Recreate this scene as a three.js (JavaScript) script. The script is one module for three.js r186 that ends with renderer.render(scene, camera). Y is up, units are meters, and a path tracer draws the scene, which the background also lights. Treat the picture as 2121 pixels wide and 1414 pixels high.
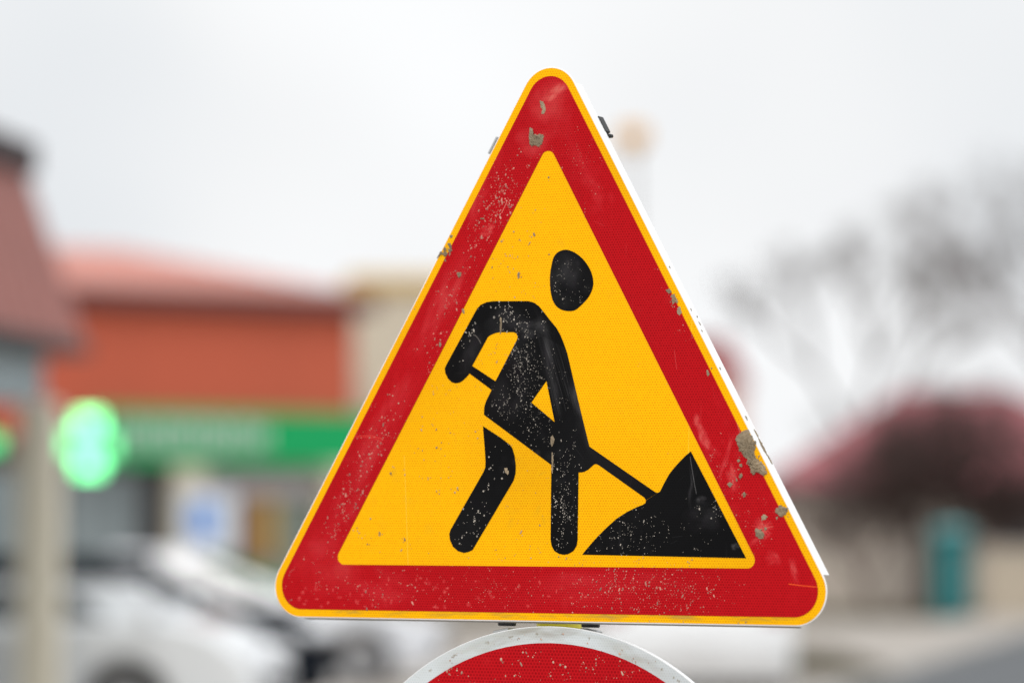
import * as THREE from 'three';
import { mergeGeometries, toCreasedNormals } from 'three/addons/utils/BufferGeometryUtils.js';
import { RoundedBoxGeometry } from 'three/addons/geometries/RoundedBoxGeometry.js';
import { ImprovedNoise } from 'three/addons/math/ImprovedNoise.js';

// ---------------------------------------------------------------- camera, sky, sun, exposure
const scene = new THREE.Scene();
const camera = new THREE.PerspectiveCamera(10.16, 1024 / 682, 0.1, 2500);   // a 131 mm lens
camera.position.set(0, 1.65, 0);
camera.rotation.x = 0.0531307;
camera.focus = 5.05;
camera.userData.fStop = 2.2;

const perlin = new ImprovedNoise();
const fbm = (x, y, z, n = 4) => { let s = 0, a = 0.5, f = 1; for (let i = 0; i < n; i++, a *= 0.5, f *= 2) s += a * perlin.noise(x * f, y * f, z * f); return s; };
const SKY = [3.79, 1.55, 10.31];  // noise offset picked so darker cloud stands in for lens falloff at left
function overcast() {                                                       // a cloud layer, lighter towards the zenith, darker at the left of the view
  const W = 1024, H = 512, d = new Float32Array(W * H * 4);
  for (let r = 0; r < H; r++) for (let c = 0; c < W; c++) {
    const up = ((r + 0.5) / H - 0.5) * Math.PI, az = (c + 0.5) / W * 2 * Math.PI - Math.PI, y = Math.sin(up), i = (r * W + c) * 4;
    const x = Math.cos(az) * Math.cos(up), z = Math.sin(az) * Math.cos(up);
    let L = 0.925 + 0.76 * THREE.MathUtils.smoothstep(y, 0.1, 1);
    const n = fbm(x * 5 + SKY[0], y * 5 + SKY[1], z * 5 + SKY[2], 3), t = Math.max(0, -n) * 0.2;
    L *= 1 + 0.45 * n;
    if (y < 0) { const g = 0.28; d[i] = g; d[i + 1] = g; d[i + 2] = g; } else { d[i] = L * (1 - 1.1 * t - 0.012); d[i + 1] = L * (1 - 0.55 * t); d[i + 2] = L * 1.012; }
    d[i + 3] = 1;
  }
  const t = new THREE.DataTexture(d, W, H, THREE.RGBAFormat, THREE.FloatType);
  t.mapping = THREE.EquirectangularReflectionMapping; t.magFilter = t.minFilter = THREE.LinearFilter; t.needsUpdate = true;
  return t;
}
scene.background = scene.environment = overcast();
const sun = new THREE.DirectionalLight(0xfff6ea, 0.9);
sun.position.set(-14, 40, 22); sun.target.position.set(0, 0, -30);
sun.castShadow = true; sun.shadow.radius = 40; sun.shadow.mapSize.set(2048, 2048);
Object.assign(sun.shadow.camera, { left: -70, right: 70, top: 70, bottom: -70, near: 1, far: 220 });
scene.add(sun, sun.target);
const renderer = new THREE.WebGLRenderer({ antialias: true });
renderer.toneMapping = THREE.LinearToneMapping; renderer.toneMappingExposure = 1.0;
renderer.shadowMap.enabled = true;

// ---------------------------------------------------------------- helpers
const rng = (s) => () => { s = (s + 0x6d2b79f5) | 0; let t = Math.imul(s ^ (s >>> 15), 1 | s); t = (t + Math.imul(t ^ (t >>> 7), 61 | t)) ^ t; return ((t ^ (t >>> 14)) >>> 0) / 4294967296; };
const used = {};
const numbered = (n) => { used[n] = (used[n] ?? -1) + 1; return used[n] ? n + '_' + String(used[n]).padStart(3, '0') : n; };
function tag(o, label, category, group) { o.userData = { label, category }; if (group) o.userData.group = group; return o; }
function thing(name, label, category, [x, y, z] = [0, 0, 0], turn = 0, group) {
  const o = new THREE.Group(); o.name = numbered(name); o.position.set(x, y, z); o.rotation.y = turn; scene.add(o);
  return tag(o, label, category, group);
}
function part(name, geo, mat, parent) {
  const m = new THREE.Mesh(Array.isArray(geo) ? join(geo) : geo, mat); m.name = name; m.castShadow = m.receiveShadow = true; parent.add(m); return m;
}
function struct(name, geo, mat) { const m = part(name, geo, mat, scene); m.userData.kind = 'structure'; return m; }
function join(list) { return mergeGeometries(list.map((g) => { const h = g.index ? g.toNonIndexed() : g; for (const k of Object.keys(h.attributes)) if (!['position', 'normal', 'uv'].includes(k)) h.deleteAttribute(k); return h; })); }
const box = (w, h, d, x = 0, y = 0, z = 0) => new THREE.BoxGeometry(w, h, d).translate(x, y, z);
const rbox = (w, h, d, r, x = 0, y = 0, z = 0, n = 2) => new RoundedBoxGeometry(w, h, d, n, r).translate(x, y, z);
const cyl = (r0, r1, h, x = 0, y = 0, z = 0, n = 24) => new THREE.CylinderGeometry(r1, r0, h, n).translate(x, y + h / 2, z);
const lin = (r, g, b) => new THREE.Color().setRGB(r, g, b);
function mat(color, roughness = 0.7, more = {}) { return new THREE.MeshStandardMaterial({ color: Array.isArray(color) ? lin(...color) : color, roughness, ...more }); }
function grain(scale, base, amount, seed, size = 256) {                     // a mottled colour map that tiles
  const r = rng(seed), d = new Uint8Array(size * size * 4), layers = [];
  for (const n of [4, 16, 64]) { const v = []; for (let i = 0; i < n * n; i++) v.push(r() * 2 - 1); layers.push([n, v]); }
  for (let y = 0; y < size; y++) for (let x = 0; x < size; x++) {
    let s = 0, a = 0.5;
    for (const [n, v] of layers) {
      const fx = x / size * n, fy = y / size * n, ix = Math.floor(fx), iy = Math.floor(fy), u = fx - ix, w = fy - iy, at = (p, q) => v[((q % n) * n) + (p % n)];
      s += a * ((at(ix, iy) * (1 - u) + at(ix + 1, iy) * u) * (1 - w) + (at(ix, iy + 1) * (1 - u) + at(ix + 1, iy + 1) * u) * w); a *= 0.75;
    }
    s += (r() - 0.5) * 0.5;
    const i = (y * size + x) * 4; for (let c = 0; c < 3; c++) d[i + c] = Math.max(0, Math.min(255, 255 * Math.pow(Math.max(0, base[c] * (1 + amount * s)), 1 / 2.2))); d[i + 3] = 255;
  }
  const t = new THREE.DataTexture(d, size, size); t.colorSpace = THREE.SRGBColorSpace; t.wrapS = t.wrapT = THREE.RepeatWrapping; t.magFilter = THREE.LinearFilter; t.minFilter = THREE.LinearMipmapLinearFilter; t.generateMipmaps = true; t.repeat.set(scale, scale); t.needsUpdate = true;
  return t;
}
const pts = (s) => s.trim().split(/\s+/).map((p) => { const [x, y] = p.split(','); return new THREE.Vector2(x / 1000, y / 1000); });
const shapeOf = (v, holes = []) => { const s = new THREE.Shape(v); for (const h of holes) s.holes.push(new THREE.Path(h)); return s; };
function quad(a, b, c, d) {                                                 // four corners, counter-clockwise seen from outside
  const g = new THREE.BufferGeometry(); g.setAttribute('position', new THREE.Float32BufferAttribute([...a, ...b, ...c, ...a, ...c, ...d], 3));
  g.setAttribute('uv', new THREE.Float32BufferAttribute([0, 0, 1, 0, 1, 1, 0, 0, 1, 1, 0, 1], 2)); g.computeVertexNormals(); return g;
}
function slab(a, b, c, d, t) {                                              // a quad with thickness t behind it
  const n = new THREE.Vector3().subVectors(new THREE.Vector3(...b), new THREE.Vector3(...a)).cross(new THREE.Vector3().subVectors(new THREE.Vector3(...d), new THREE.Vector3(...a))).normalize().multiplyScalar(-t);
  const [e, f, g, h] = [a, b, c, d].map((p) => [p[0] + n.x, p[1] + n.y, p[2] + n.z]);
  return join([quad(a, b, c, d), quad(f, e, h, g), quad(a, e, f, b), quad(b, f, g, c), quad(c, g, h, d), quad(d, h, e, a)]);
}
function bar(a, b, r0, r1 = r0, n = 6) {                                    // a round bar from a to b
  const A = new THREE.Vector3(...a), B = new THREE.Vector3(...b), d = B.clone().sub(A), L = d.length();
  return new THREE.CylinderGeometry(r1, r0, L, n).translate(0, L / 2, 0).applyQuaternion(new THREE.Quaternion().setFromUnitVectors(new THREE.Vector3(0, 1, 0), d.normalize())).translate(A.x, A.y, A.z);
}

// ---------------------------------------------------------------- ground, road, kerb, verge
const paving = mat([1, 1, 1], 0.9, { map: grain(400, [0.37, 0.335, 0.3], 0.16, 11) });
struct('ground', new THREE.CircleGeometry(1600, 96).rotateX(-Math.PI / 2), paving);
const along = (z) => -5.02 + (-z) * 0.2065;                                // x of the road's left edge at depth z
function strip(off0, off1, y, z0, z1) { return quad([along(z0) + off0, y, z0], [along(z0) + off1, y, z0], [along(z1) + off1, y, z1], [along(z1) + off0, y, z1]); }
struct('road', strip(0, 7.5, 0.004, -8, -84), mat([1, 1, 1], 0.9, { map: grain(14, [0.082, 0.089, 0.096], 0.3, 12) }));
const kerbMat = mat([0.36, 0.35, 0.33], 0.85);
const kerb = struct('kerb', slab([along(-8) - 0.16, 0.12, -8], [along(-8), 0.12, -8], [along(-84), 0.12, -84], [along(-84) - 0.16, 0.12, -84], 0.12), kerbMat);
struct('pavement', strip(-2.3, -0.16, 0.1, -8, -84), mat([1, 1, 1], 0.9, { map: grain(10, [0.36, 0.325, 0.29], 0.2, 13) }));
struct('pavement_edge', slab([along(-8) - 2.42, 0.09, -8], [along(-8) - 2.3, 0.1, -8], [along(-84) - 2.3, 0.1, -84], [along(-84) - 2.42, 0.09, -84], 0.1), kerbMat);
const grassMat = mat([1, 1, 1], 1, { map: grain(8, [0.125, 0.11, 0.068], 0.5, 14) });
{ // grass verge in front of the far house and a strip beside the van: blades on a thin bed
  const r = rng(5), blades = [];
  const g = new THREE.Group(); g.name = 'verge_grass'; g.userData = { label: 'dull olive winter grass on the verges', kind: 'stuff' }; scene.add(g);
  part('turf', [box(16, 0.06, 4.2, 10.5, 0.03, -86.6), box(4.2, 0.05, 9, 2.5, 0.025, -50.5)], grassMat, g);
  const one = (x, y, z) => { const a = r() * 6.28, h = 0.08 + r() * 0.14, w = 0.02, dx = Math.cos(a) * w, dz = Math.sin(a) * w, l = (r() - 0.5) * 0.1; blades.push(x - dx, y, z - dz, x + dx, y, z + dz, x + l, y + h, z + l); };
  for (let i = 0; i < 16000; i++) one(2.6 + r() * 15.8, 0.05, -88.6 + r() * 4.1);
  for (let i = 0; i < 14000; i++) one(0.45 + r() * 4.1, 0.04, -55 + r() * 9);
  const b = new THREE.BufferGeometry(); b.setAttribute('position', new THREE.Float32BufferAttribute(blades, 3)); b.computeVertexNormals(); b.setAttribute('uv', new THREE.Float32BufferAttribute(new Float32Array(blades.length / 3 * 2), 2));
  part('blades', b, grassMat, g);
}

// ---------------------------------------------------------------- buildings
const M = {
  glass: mat([0.24, 0.285, 0.3], 0.12), glassDark: mat([0.06, 0.062, 0.068], 0.08), frame: mat([0.09, 0.095, 0.1], 0.5), cream: mat([1, 1, 1], 0.85, { map: grain(2, [0.62, 0.57, 0.46], 0.1, 21) }),
  brick: mat([1, 1, 1], 0.85, { map: grain(3, [0.52, 0.103, 0.05], 0.16, 22) }), eave: mat([0.105, 0.035, 0.034], 0.6), white: mat([0.74, 0.75, 0.76], 0.6),
  roofPink: mat([1, 1, 1], 0.42, { map: grain(3, [0.55, 0.2, 0.145], 0.12, 23) }), mansard: mat([1, 1, 1], 0.6, { map: grain(2, [0.36, 0.125, 0.1], 0.14, 24) }), cornice: mat([0.032, 0.016, 0.018], 0.6),
};
function frameRect(x0, x1, y0, y1, z, t, d) { return [box(x1 - x0, t, d, (x0 + x1) / 2, y0 + t / 2, z), box(x1 - x0, t, d, (x0 + x1) / 2, y1 - t / 2, z), box(t, y1 - y0 - 2 * t, d, x0 + t / 2, (y0 + y1) / 2, z), box(t, y1 - y0 - 2 * t, d, x1 - t / 2, (y0 + y1) / 2, z)]; }
function windowIn(parent, x0, x1, y0, y1, z, columns, glass = M.glass, name = 'window') {
  const w = part(name, frameRect(x0, x1, y0, y1, z, 0.07, 0.1), M.frame, parent), n = columns;
  for (let i = 0; i < n; i++) {
    const a = x0 + 0.07 + (x1 - x0 - 0.14) * i / n, b = x0 + 0.07 + (x1 - x0 - 0.14) * (i + 1) / n;
    part('pane', box(b - a - 0.04, y1 - y0 - 0.14, 0.03, (a + b) / 2, (y0 + y1) / 2, z - 0.012), glass, w);
    if (i) part('mullion', box(0.04, y1 - y0 - 0.14, 0.08, a, (y0 + y1) / 2, z), M.frame, w);
  }
  return w;
}
{ // red shop with the green sign band: local x along the front, z out of the front
  const s = thing('red_shop', 'red shop building with pink metal hipped roof, green sign band and glazed front', 'shop building', [-7.72, 0, -69], 0.535);
  part('wall', [box(9.6, 2.1, 8, 0.72, 5.12, -4.0), box(4.1, 0.5, 0.4, -1.98, 3.82, -0.2)], M.brick, s);
  part('back_wall', box(9.5, 4.04, 7.0, 0.72, 2.03, -4.6), M.cream, s);
  part('eave', rbox(10.3, 0.3, 8.7, 0.05, 0.72, 6.14, -4.0), M.eave, s);
  const e0 = -4.4, e1 = 5.85, f = 0.35, b = -8.35, yE = 6.29, yR = 7.35, rz = -4.0, r0 = -1.5, r1 = 2.6;
  const roof = part('roof', [quad([e0, yE, f], [e1, yE, f], [r1, yR, rz], [r0, yR, rz]), quad([e1, yE, b], [e0, yE, b], [r0, yR, rz], [r1, yR, rz]),
    quad([e1, yE, f], [e1, yE, b], [r1, yR, rz], [r1, yR, rz + 0.001]), quad([e0, yE, b], [e0, yE, f], [r0, yR, rz + 0.001], [r0, yR, rz])], M.roofPink, s);
  for (let i = 0; i < 24; i++) { const x = e0 + 0.3 + i * 0.42, t = x < r0 ? (x - e0) / (r0 - e0) : x > r1 ? (e1 - x) / (e1 - r1) : 1; part('seam', bar([x, yE + 0.02, f], [x, yE + 0.02 + (yR - yE) * t, f + (rz - f) * t], 0.022, 0.022, 5), M.roofPink, roof); }
  part('roof_vent', [cyl(0.14, 0.14, 0.5, -0.2, 6.9, -2.2), cyl(0.24, 0.2, 0.12, -0.2, 7.38, -2.2)], mat([0.2, 0.19, 0.19], 0.5), roof);
  const band = part('sign_band', rbox(5.97, 0.98, 0.22, 0.03, 3.085, 3.62, 0.1), mat([0.001, 0.35, 0.105], 0.9), s);
  const letterMat = mat([0.52, 0.62, 0.56], 0.8);
  let x = 0.45; const widths = [0.3, 0.28, 0.12, 0.3, 0.28, 0.32, 0.28, 0.12, 0.3, 0.3], r = rng(8);
  for (const w of widths) {                                                // unreadable white lettering: strokes
    const k = Math.floor(r() * 3), st = [box(0.07, 0.5, 0.05, x + 0.04, 3.64, 0.235)];
    if (w > 0.2) { st.push(box(0.07, 0.5, 0.05, x + w - 0.04, 3.64, 0.235)); st.push(box(w - 0.16, 0.1, 0.05, x + w / 2, k === 0 ? 3.64 : 3.87, 0.235)); if (k === 2) st.push(box(w - 0.16, 0.1, 0.05, x + w / 2, 3.41, 0.235)); }
    part('letter', st, letterMat, band); x += w + 0.06;
  }
  for (const px of [-2.5, 2.02, 5.2]) part('pillar', rbox(0.52, 3.1, 0.5, 0.03, px, 1.55, 0.1), M.cream, s);
  windowIn(s, -2.2, -0.4, 0.45, 3.05, -0.2, 2); windowIn(s, -0.3, 1.2, 0.45, 3.05, -0.2, 2); windowIn(s, 2.4, 3.4, 0.45, 3.05, -0.2, 1, M.glassDark); windowIn(s, 3.45, 4.9, 0.45, 3.05, -0.2, 2, mat([0.2, 0.235, 0.2], 0.15));
  const door = part('door', frameRect(1.25, 1.75, 0.05, 3.05, -0.18, 0.06, 0.12), M.frame, s); part('pane', box(0.38, 2.86, 0.03, 1.5, 1.55, -0.2), M.glassDark, door); part('handle', bar([1.66, 1.0, -0.1], [1.66, 1.5, -0.1], 0.016), M.white, door);
  part('stall_riser', [box(4.0, 0.44, 0.3, -0.3, 0.22, -0.15), box(2.6, 0.44, 0.3, 3.65, 0.22, -0.15)], mat([0.1, 0.13, 0.11], 0.8), s);
  const poster = part('window_poster', rbox(0.74, 1.15, 0.03, 0.01, 3.62, 1.95, -0.16), mat([0.25, 0.13, 0.055], 0.5), s); part('poster_strip', box(0.16, 1.1, 0.012, 3.86, 1.95, -0.138), mat([0.5, 0.33, 0.03], 0.5), poster);
  part('fascia_board', box(3.0, 0.45, 0.04, 3.65, 2.78, -0.12), mat([0.36, 0.33, 0.34], 0.6), s);
}
{ // cream neighbour
  const s = thing('cream_building', 'cream rendered building rising beside the red shop', 'building', [-3.1, 0, -76], 0.1);
  part('wall', box(5, 6.7, 8, 2.5, 3.35, -4), M.cream, s);
  part('parapet', rbox(5.3, 0.34, 8.3, 0.05, 2.5, 6.87, -4), mat([0.6, 0.43, 0.16], 0.6), s);
  for (const x of [1.9, 3.5]) { const w = windowIn(s, x, x + 1.1, 3.9, 5.5, 0.01, 2); part('sill', box(1.2, 0.06, 0.18, x + 0.55, 3.87, 0.09), M.white, w); }
  const d = part('door', frameRect(0.9, 1.9, 0.02, 2.2, 0.01, 0.08, 0.12), M.frame, s); part('pane', box(0.86, 2.0, 0.03, 1.4, 1.1, 0.0), M.glassDark, d);
  part('plinth', box(5.1, 0.5, 0.14, 2.5, 0.25, 0.06), mat([0.3, 0.28, 0.25], 0.9), s);
}
{ // mansard pavilion at the left edge, its long side running towards the camera
  const s = thing('mansard_pavilion', 'pavilion under a brown red mansard roof with dark cornice and cream posts', 'pavilion', [-3.56, 0, -32], -0.14);
  const yE = 3.33, yT = 4.72, x0 = -5.2, z1 = 9, a = 0.4;
  part('roof', [quad([0, yE, z1], [0, yE, 0], [-a, yT, a], [-a, yT, z1 - a]), quad([0, yE, 0], [x0, yE, 0], [x0 + a, yT, a], [-a, yT, a]), quad([x0, yE, 0], [x0, yE, z1], [x0 + a, yT, z1 - a], [x0 + a, yT, a]), quad([x0, yE, z1], [0, yE, z1], [-a, yT, z1 - a], [x0 + a, yT, z1 - a]), box(-x0 - 2 * a, 0.04, z1 - 2 * a, x0 / 2, yT - 0.02, z1 / 2)], M.mansard, s);
  const roof = s.children[0];
  for (let i = 1; i < 21; i++) { const z = i * z1 / 21, t = Math.min(1, z / a, (z1 - z) / a); part('seam', bar([0.01, yE, z], [-a * t + 0.01, yE + (yT - yE) * t, z], 0.006, 0.006, 5), M.mansard, roof); }
  part('cornice', rbox(-x0 - 2 * a + 0.16, 0.27, z1 - 2 * a + 0.16, 0.04, x0 / 2, yT + 0.13, z1 / 2), M.cornice, s);
  part('soffit', box(-x0 + 0.06, 0.1, z1 + 0.06, x0 / 2, yE - 0.055, z1 / 2), mat([0.05, 0.043, 0.043], 0.7), s);
  part('fascia_beam', [box(0.3, 0.4, z1 - 0.7, -0.42, yE - 0.31, z1 / 2), box(-x0 - 1, 0.4, 0.3, x0 / 2 - 0.1, yE - 0.31, 0.5)], mat([0.36, 0.44, 0.47], 0.6), s);
  for (const z of [0.6, 3.4, 6.2]) { const p = part('post', rbox(0.3, 2.8, 0.3, 0.02, -0.22, 1.42, z), mat([0.8, 0.74, 0.6], 0.8), s); part('post_foot', rbox(0.3, 0.2, 0.3, 0.02, -0.22, 0.1, z), mat([0.4, 0.38, 0.34], 0.8), p); }
  part('wall', box(-x0 - 1.7, 2.82, z1 - 1.4, x0 / 2 - 0.6, 1.41, z1 / 2 + 0.2), mat([0.52, 0.55, 0.53], 0.85), s);
  part('sign_band', rbox(0.12, 0.62, z1 - 1.5, 0.03, -1.36, 2.42, z1 / 2 + 0.2), mat([0.05, 0.2, 0.1], 0.5), s);
  const side = new THREE.Group(); side.name = 'shop_front'; side.position.set(-1.42, 0, 1.0); side.rotation.y = Math.PI / 2; s.add(side);
  for (const [p, q] of [[-2.6, -0.2], [-5.2, -2.8]]) { const w = part('window', frameRect(p, q, 0.5, 2.05, 0.02, 0.07, 0.1), M.frame, side); }
  part('pane', [box(2.26, 1.41, 0.03, -1.4, 1.275, 0.01), box(2.26, 1.41, 0.03, -4.0, 1.275, 0.01)], M.glass, side);
}
{ // red roofed house on the right: hipped roof, low walls
  const s = thing('red_roofed_house', 'low house with wide dull red hipped roof behind the bare thicket', 'house', [7.0, 0, -94], 0.03);
  const w = 8.8, d = 8, yE = 2.95;
  part('wall', box(w, yE, d, w / 2, yE / 2, -d / 2), mat([1, 1, 1], 0.9, { map: grain(2, [0.5, 0.45, 0.4], 0.12, 31) }), s);
  const o = 0.5, yR = 5.6;
  part('eave', box(w + 2 * o, 0.2, d + 2 * o, w / 2, yE + 0.1, -d / 2), mat([0.1, 0.085, 0.085], 0.7), s);
  part('roof', [quad([-o, yE + 0.2, o], [w + o, yE + 0.2, o], [w - 2.9, yR, -d / 2], [3.1, yR, -d / 2]), quad([w + o, yE + 0.2, -d - o], [-o, yE + 0.2, -d - o], [3.1, yR, -d / 2], [w - 2.9, yR, -d / 2]), quad([-o, yE + 0.2, -d - o], [-o, yE + 0.2, o], [3.1, yR, -d / 2 + 0.001], [3.1, yR, -d / 2]), quad([w + o, yE + 0.2, o], [w + o, yE + 0.2, -d - o], [w - 2.9, yR, -d / 2], [w - 2.9, yR, -d / 2 + 0.001])], mat([1, 1, 1], 0.7, { map: grain(3, [0.34, 0.088, 0.105], 0.2, 32) }), s);
  for (const x of [4.95, 6.25]) { const q = windowIn(s, x, x + 1.1, 1.1, 2.4, 0.02, 2, M.glassDark); part('sill', box(1.25, 0.06, 0.2, x + 0.55, 1.07, 0.1), M.white, q); }
  const dr = part('door', frameRect(3.0, 4.0, 0.02, 2.2, 0.02, 0.08, 0.12), M.frame, s); part('leaf', box(0.84, 2.06, 0.05, 3.5, 1.05, 0), mat([0.16, 0.13, 0.1], 0.6), dr);
}
{ // pale pink walled building with a dark red cap behind the sign's right edge
  const s = thing('pink_tower_building', 'tall pale pink building with dark red roof cap, half hidden by the triangular sign', 'building', [0.48, 0, -98], 0.05);
  part('wall', box(5.5, 5.6, 6, 2.75, 2.8, -3), mat([0.66, 0.48, 0.44], 0.85), s);
  part('cornice', rbox(5.7, 0.24, 6.2, 0.04, 2.75, 5.72, -3), mat([0.5, 0.3, 0.28], 0.7), s);
  const a = 0.5; part('roof', [quad([-0.1, 5.84, 0.1], [5.6, 5.84, 0.1], [5.6 - a, 7, -a], [-0.1 + a, 7, -a]), quad([5.6, 5.84, 0.1], [5.6, 5.84, -6.1], [5.6 - a, 7, -6.1 + a], [5.6 - a, 7, -a]), quad([-0.1, 5.84, -6.1], [-0.1, 5.84, 0.1], [-0.1 + a, 7, -a], [-0.1 + a, 7, -6.1 + a]), quad([5.6, 5.84, -6.1], [-0.1, 5.84, -6.1], [-0.1 + a, 7, -6.1 + a], [5.6 - a, 7, -6.1 + a]), box(5.7 - 2 * a, 0.05, 6.2 - 2 * a, 2.75, 6.975, -3)], mat([0.27, 0.05, 0.05], 0.7), s);
  for (const x of [1.4, 3.4]) { windowIn(s, x, x + 1, 3.3, 4.7, 0.02, 2, M.glassDark); windowIn(s, x, x + 1, 0.8, 2.3, 0.02, 2, M.glassDark); }
}
{ // boundary wall at the right
  const s = thing('garden_wall', 'beige rendered garden wall with coping right of the teal cabin', 'wall', [10.3, 0, -84.2]);
  part('wall', box(7, 1.55, 0.25, 3.5, 0.775, 0), mat([1, 1, 1], 0.9, { map: grain(2, [0.46, 0.4, 0.32], 0.12, 33) }), s);
  part('coping', rbox(7.1, 0.1, 0.36, 0.02, 3.5, 1.6, 0), mat([0.36, 0.33, 0.3], 0.9), s);
}
{ // portable toilet
  const s = thing('teal_cabin', 'teal portable toilet cabin with pale roof standing before the house', 'portable toilet', [9.72, 0, -84.9], -0.15);
  const teal = mat([0.002, 0.125, 0.138], 0.65);
  part('shell', rbox(0.92, 1.95, 0.98, 0.05, 0, 1.08, 0), teal, s);
  part('base', rbox(1.0, 0.12, 1.06, 0.02, 0, 0.06, 0), mat([0.03, 0.06, 0.065], 0.7), s);
  part('roof', [rbox(0.98, 0.12, 1.04, 0.05, 0, 2.1, 0), new THREE.SphereGeometry(0.46, 20, 10, 0, 6.283, 0, 1.57).scale(1, 0.32, 1.05).translate(0, 2.14, 0)], mat([0.1, 0.29, 0.3], 0.6), s);
  s.scale.set(0.86, 0.93, 0.9);
  const d = part('door', rbox(0.72, 1.78, 0.04, 0.015, 0, 1.05, 0.5), mat([0.002, 0.145, 0.155], 0.6), s); part('handle', rbox(0.05, 0.14, 0.04, 0.012, 0.28, 1.05, 0.54), M.white, d); part('vent', box(0.4, 0.1, 0.012, 0, 1.75, 0.525), mat([0.02, 0.05, 0.05], 0.6), d);
}

// ---------------------------------------------------------------- trees
const bark = mat([1, 1, 1], 0.95, { map: grain(2, [0.2, 0.185, 0.18], 0.35, 41) });
function bareTree(name, label, group, [x, y, z], seed, { h, r0, levels, split, spread, up, lean = [0, 0] , m = bark, shrink = 0.78, forks = null, thin = 0.6 }) {
  const r = rng(seed), t = thing(name, label, 'tree', [x, y, z], 0, group), trunk = [], limbs = [], twigs = [];
  const grow = (p, d, len, rad, lv) => {
    const steps = lv === 0 ? 3 : 2; let q = p.clone(), dir = d.clone();
    for (let i = 0; i < steps; i++) {
      dir.add(new THREE.Vector3((r() - 0.5) * 0.3, (r() - 0.3) * up, (r() - 0.5) * 0.3)).normalize();
      const e = q.clone().addScaledVector(dir, len / steps), ra = rad * (1 - 0.35 * i / steps), rb = rad * (1 - 0.35 * (i + 1) / steps);
      (lv === 0 ? trunk : lv <= 2 ? limbs : twigs).push(bar(q.toArray(), e.toArray(), ra, rb, lv < 2 ? 8 : lv < 4 ? 5 : 3)); q = e;
    }
    if (lv >= levels) return;
    if (lv === 0 && forks) { for (const f of forks) grow(q, new THREE.Vector3(...f).normalize(), len * shrink * (0.85 + r() * 0.3), rad * 0.68, 1); return; }
    const n = split + (r() < 0.5 ? 1 : 0);
    for (let i = 0; i < n; i++) {
      const a = 6.283 * (i + r() * 0.7) / n, s = spread * (0.6 + r() * 0.8), side = new THREE.Vector3(Math.cos(a), 0, Math.sin(a));
      grow(q, dir.clone().addScaledVector(side, s).normalize(), len * shrink * (0.75 + r() * 0.45), rad * thin, lv + 1);
    }
  };
  grow(new THREE.Vector3(), new THREE.Vector3(lean[0], 1, lean[1]).normalize(), h, r0, 0);
  part('trunk', trunk, m, t); part('limbs', limbs, m, t);
  const c = part('crown', twigs, m, t); c.userData.kind = 'stuff';
  return t;
}
const thicketBark = mat([1, 1, 1], 0.95, { map: grain(2, [0.085, 0.05, 0.045], 0.35, 42) });
bareTree('bare_tree', 'slender bare grey tree forking in a V above the red roof', 'bare winter trees', [10.3, 0, -112], 3, { h: 4.5, r0: 0.17, levels: 6, split: 3, spread: 0.55, up: 0.12, shrink: 0.62, thin: 0.6, forks: [[-0.5, 0.9, 0.3], [0.6, 0.95, -0.3], [0.05, 1, 0.4]] });
bareTree('bare_tree', 'big bare tree cut by the right edge of the picture', 'bare winter trees', [16.1, 0, -104], 9, { h: 4.3, r0: 0.15, levels: 6, split: 3, spread: 0.5, up: 0.2, shrink: 0.66, thin: 0.62, forks: [[-0.75, 0.85, 0.1], [-0.3, 1, -0.2], [0.4, 0.9, 0.2]] });
const thick = [[8.3, -88.9, 51, 0.58], [9.2, -89.4, 52, 0.86], [9.9, -89, 53, 1.03], [10.6, -89.5, 54, 0.95], [11.4, -89.2, 55, 0.6]];
const thickSay = ['lowest reddish brown bare shrub, at the thicket end nearest the sign', 'bare brown shrub under the peak of the red roof, left of the teal cabin', 'tallest reddish brown bare shrub, right behind the teal cabin', 'second bare brown shrub from the right end of the thicket', 'small bare brown shrub at the thicket end nearest the right edge'];
thick.forEach(([x, z, seed, k], i) => bareTree('bare_shrub', thickSay[i], 'bare brown shrubs before the red roof', [x, 0, z], seed, { h: 1.32 * k, r0: 0.1, levels: 6, split: 3, spread: 0.6, up: 0.25, m: thicketBark, shrink: 0.82, thin: 0.655 }));

// ---------------------------------------------------------------- vehicles: local +x is the front, y up
const rubber = mat([0.025, 0.025, 0.027], 0.85), alloy = mat([0.5, 0.51, 0.53], 0.35, { metalness: 0.7 }), plastic = mat([0.03, 0.03, 0.033], 0.6), glassSky = mat([0.5, 0.54, 0.57], 0.08, { metalness: 0.75 }), glassClear = mat([0.03, 0.038, 0.042], 0.05), glassDull = new THREE.MeshPhysicalMaterial({ color: lin(0.02, 0.026, 0.032), roughness: 0.6, specularIntensity: 0.02 }), lampGlass = new THREE.MeshPhysicalMaterial({ color: lin(0.75, 0.77, 0.8), roughness: 0.08, clearcoat: 1 }), redLamp = mat([0.3, 0.01, 0.012], 0.15);
const tyreGeo = new THREE.LatheGeometry([[0.2, -0.1], [0.27, -0.105], [0.305, -0.09], [0.318, -0.05], [0.32, 0], [0.318, 0.05], [0.305, 0.09], [0.27, 0.105], [0.2, 0.1]].map(([a, b]) => new THREE.Vector2(a, b)), 32).rotateX(Math.PI / 2);
const rimGeo = join([new THREE.CylinderGeometry(0.205, 0.205, 0.15, 28).rotateX(Math.PI / 2), ...[0, 1, 2, 3, 4].map((i) => rbox(0.17, 0.05, 0.03, 0.01, 0.105, 0, 0.085).rotateZ(i * 1.2566)), ...[0, 1, 2, 3, 4].map((i) => rbox(0.17, 0.05, 0.03, 0.01, 0.105, 0, -0.085).rotateZ(i * 1.2566))]);
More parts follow.
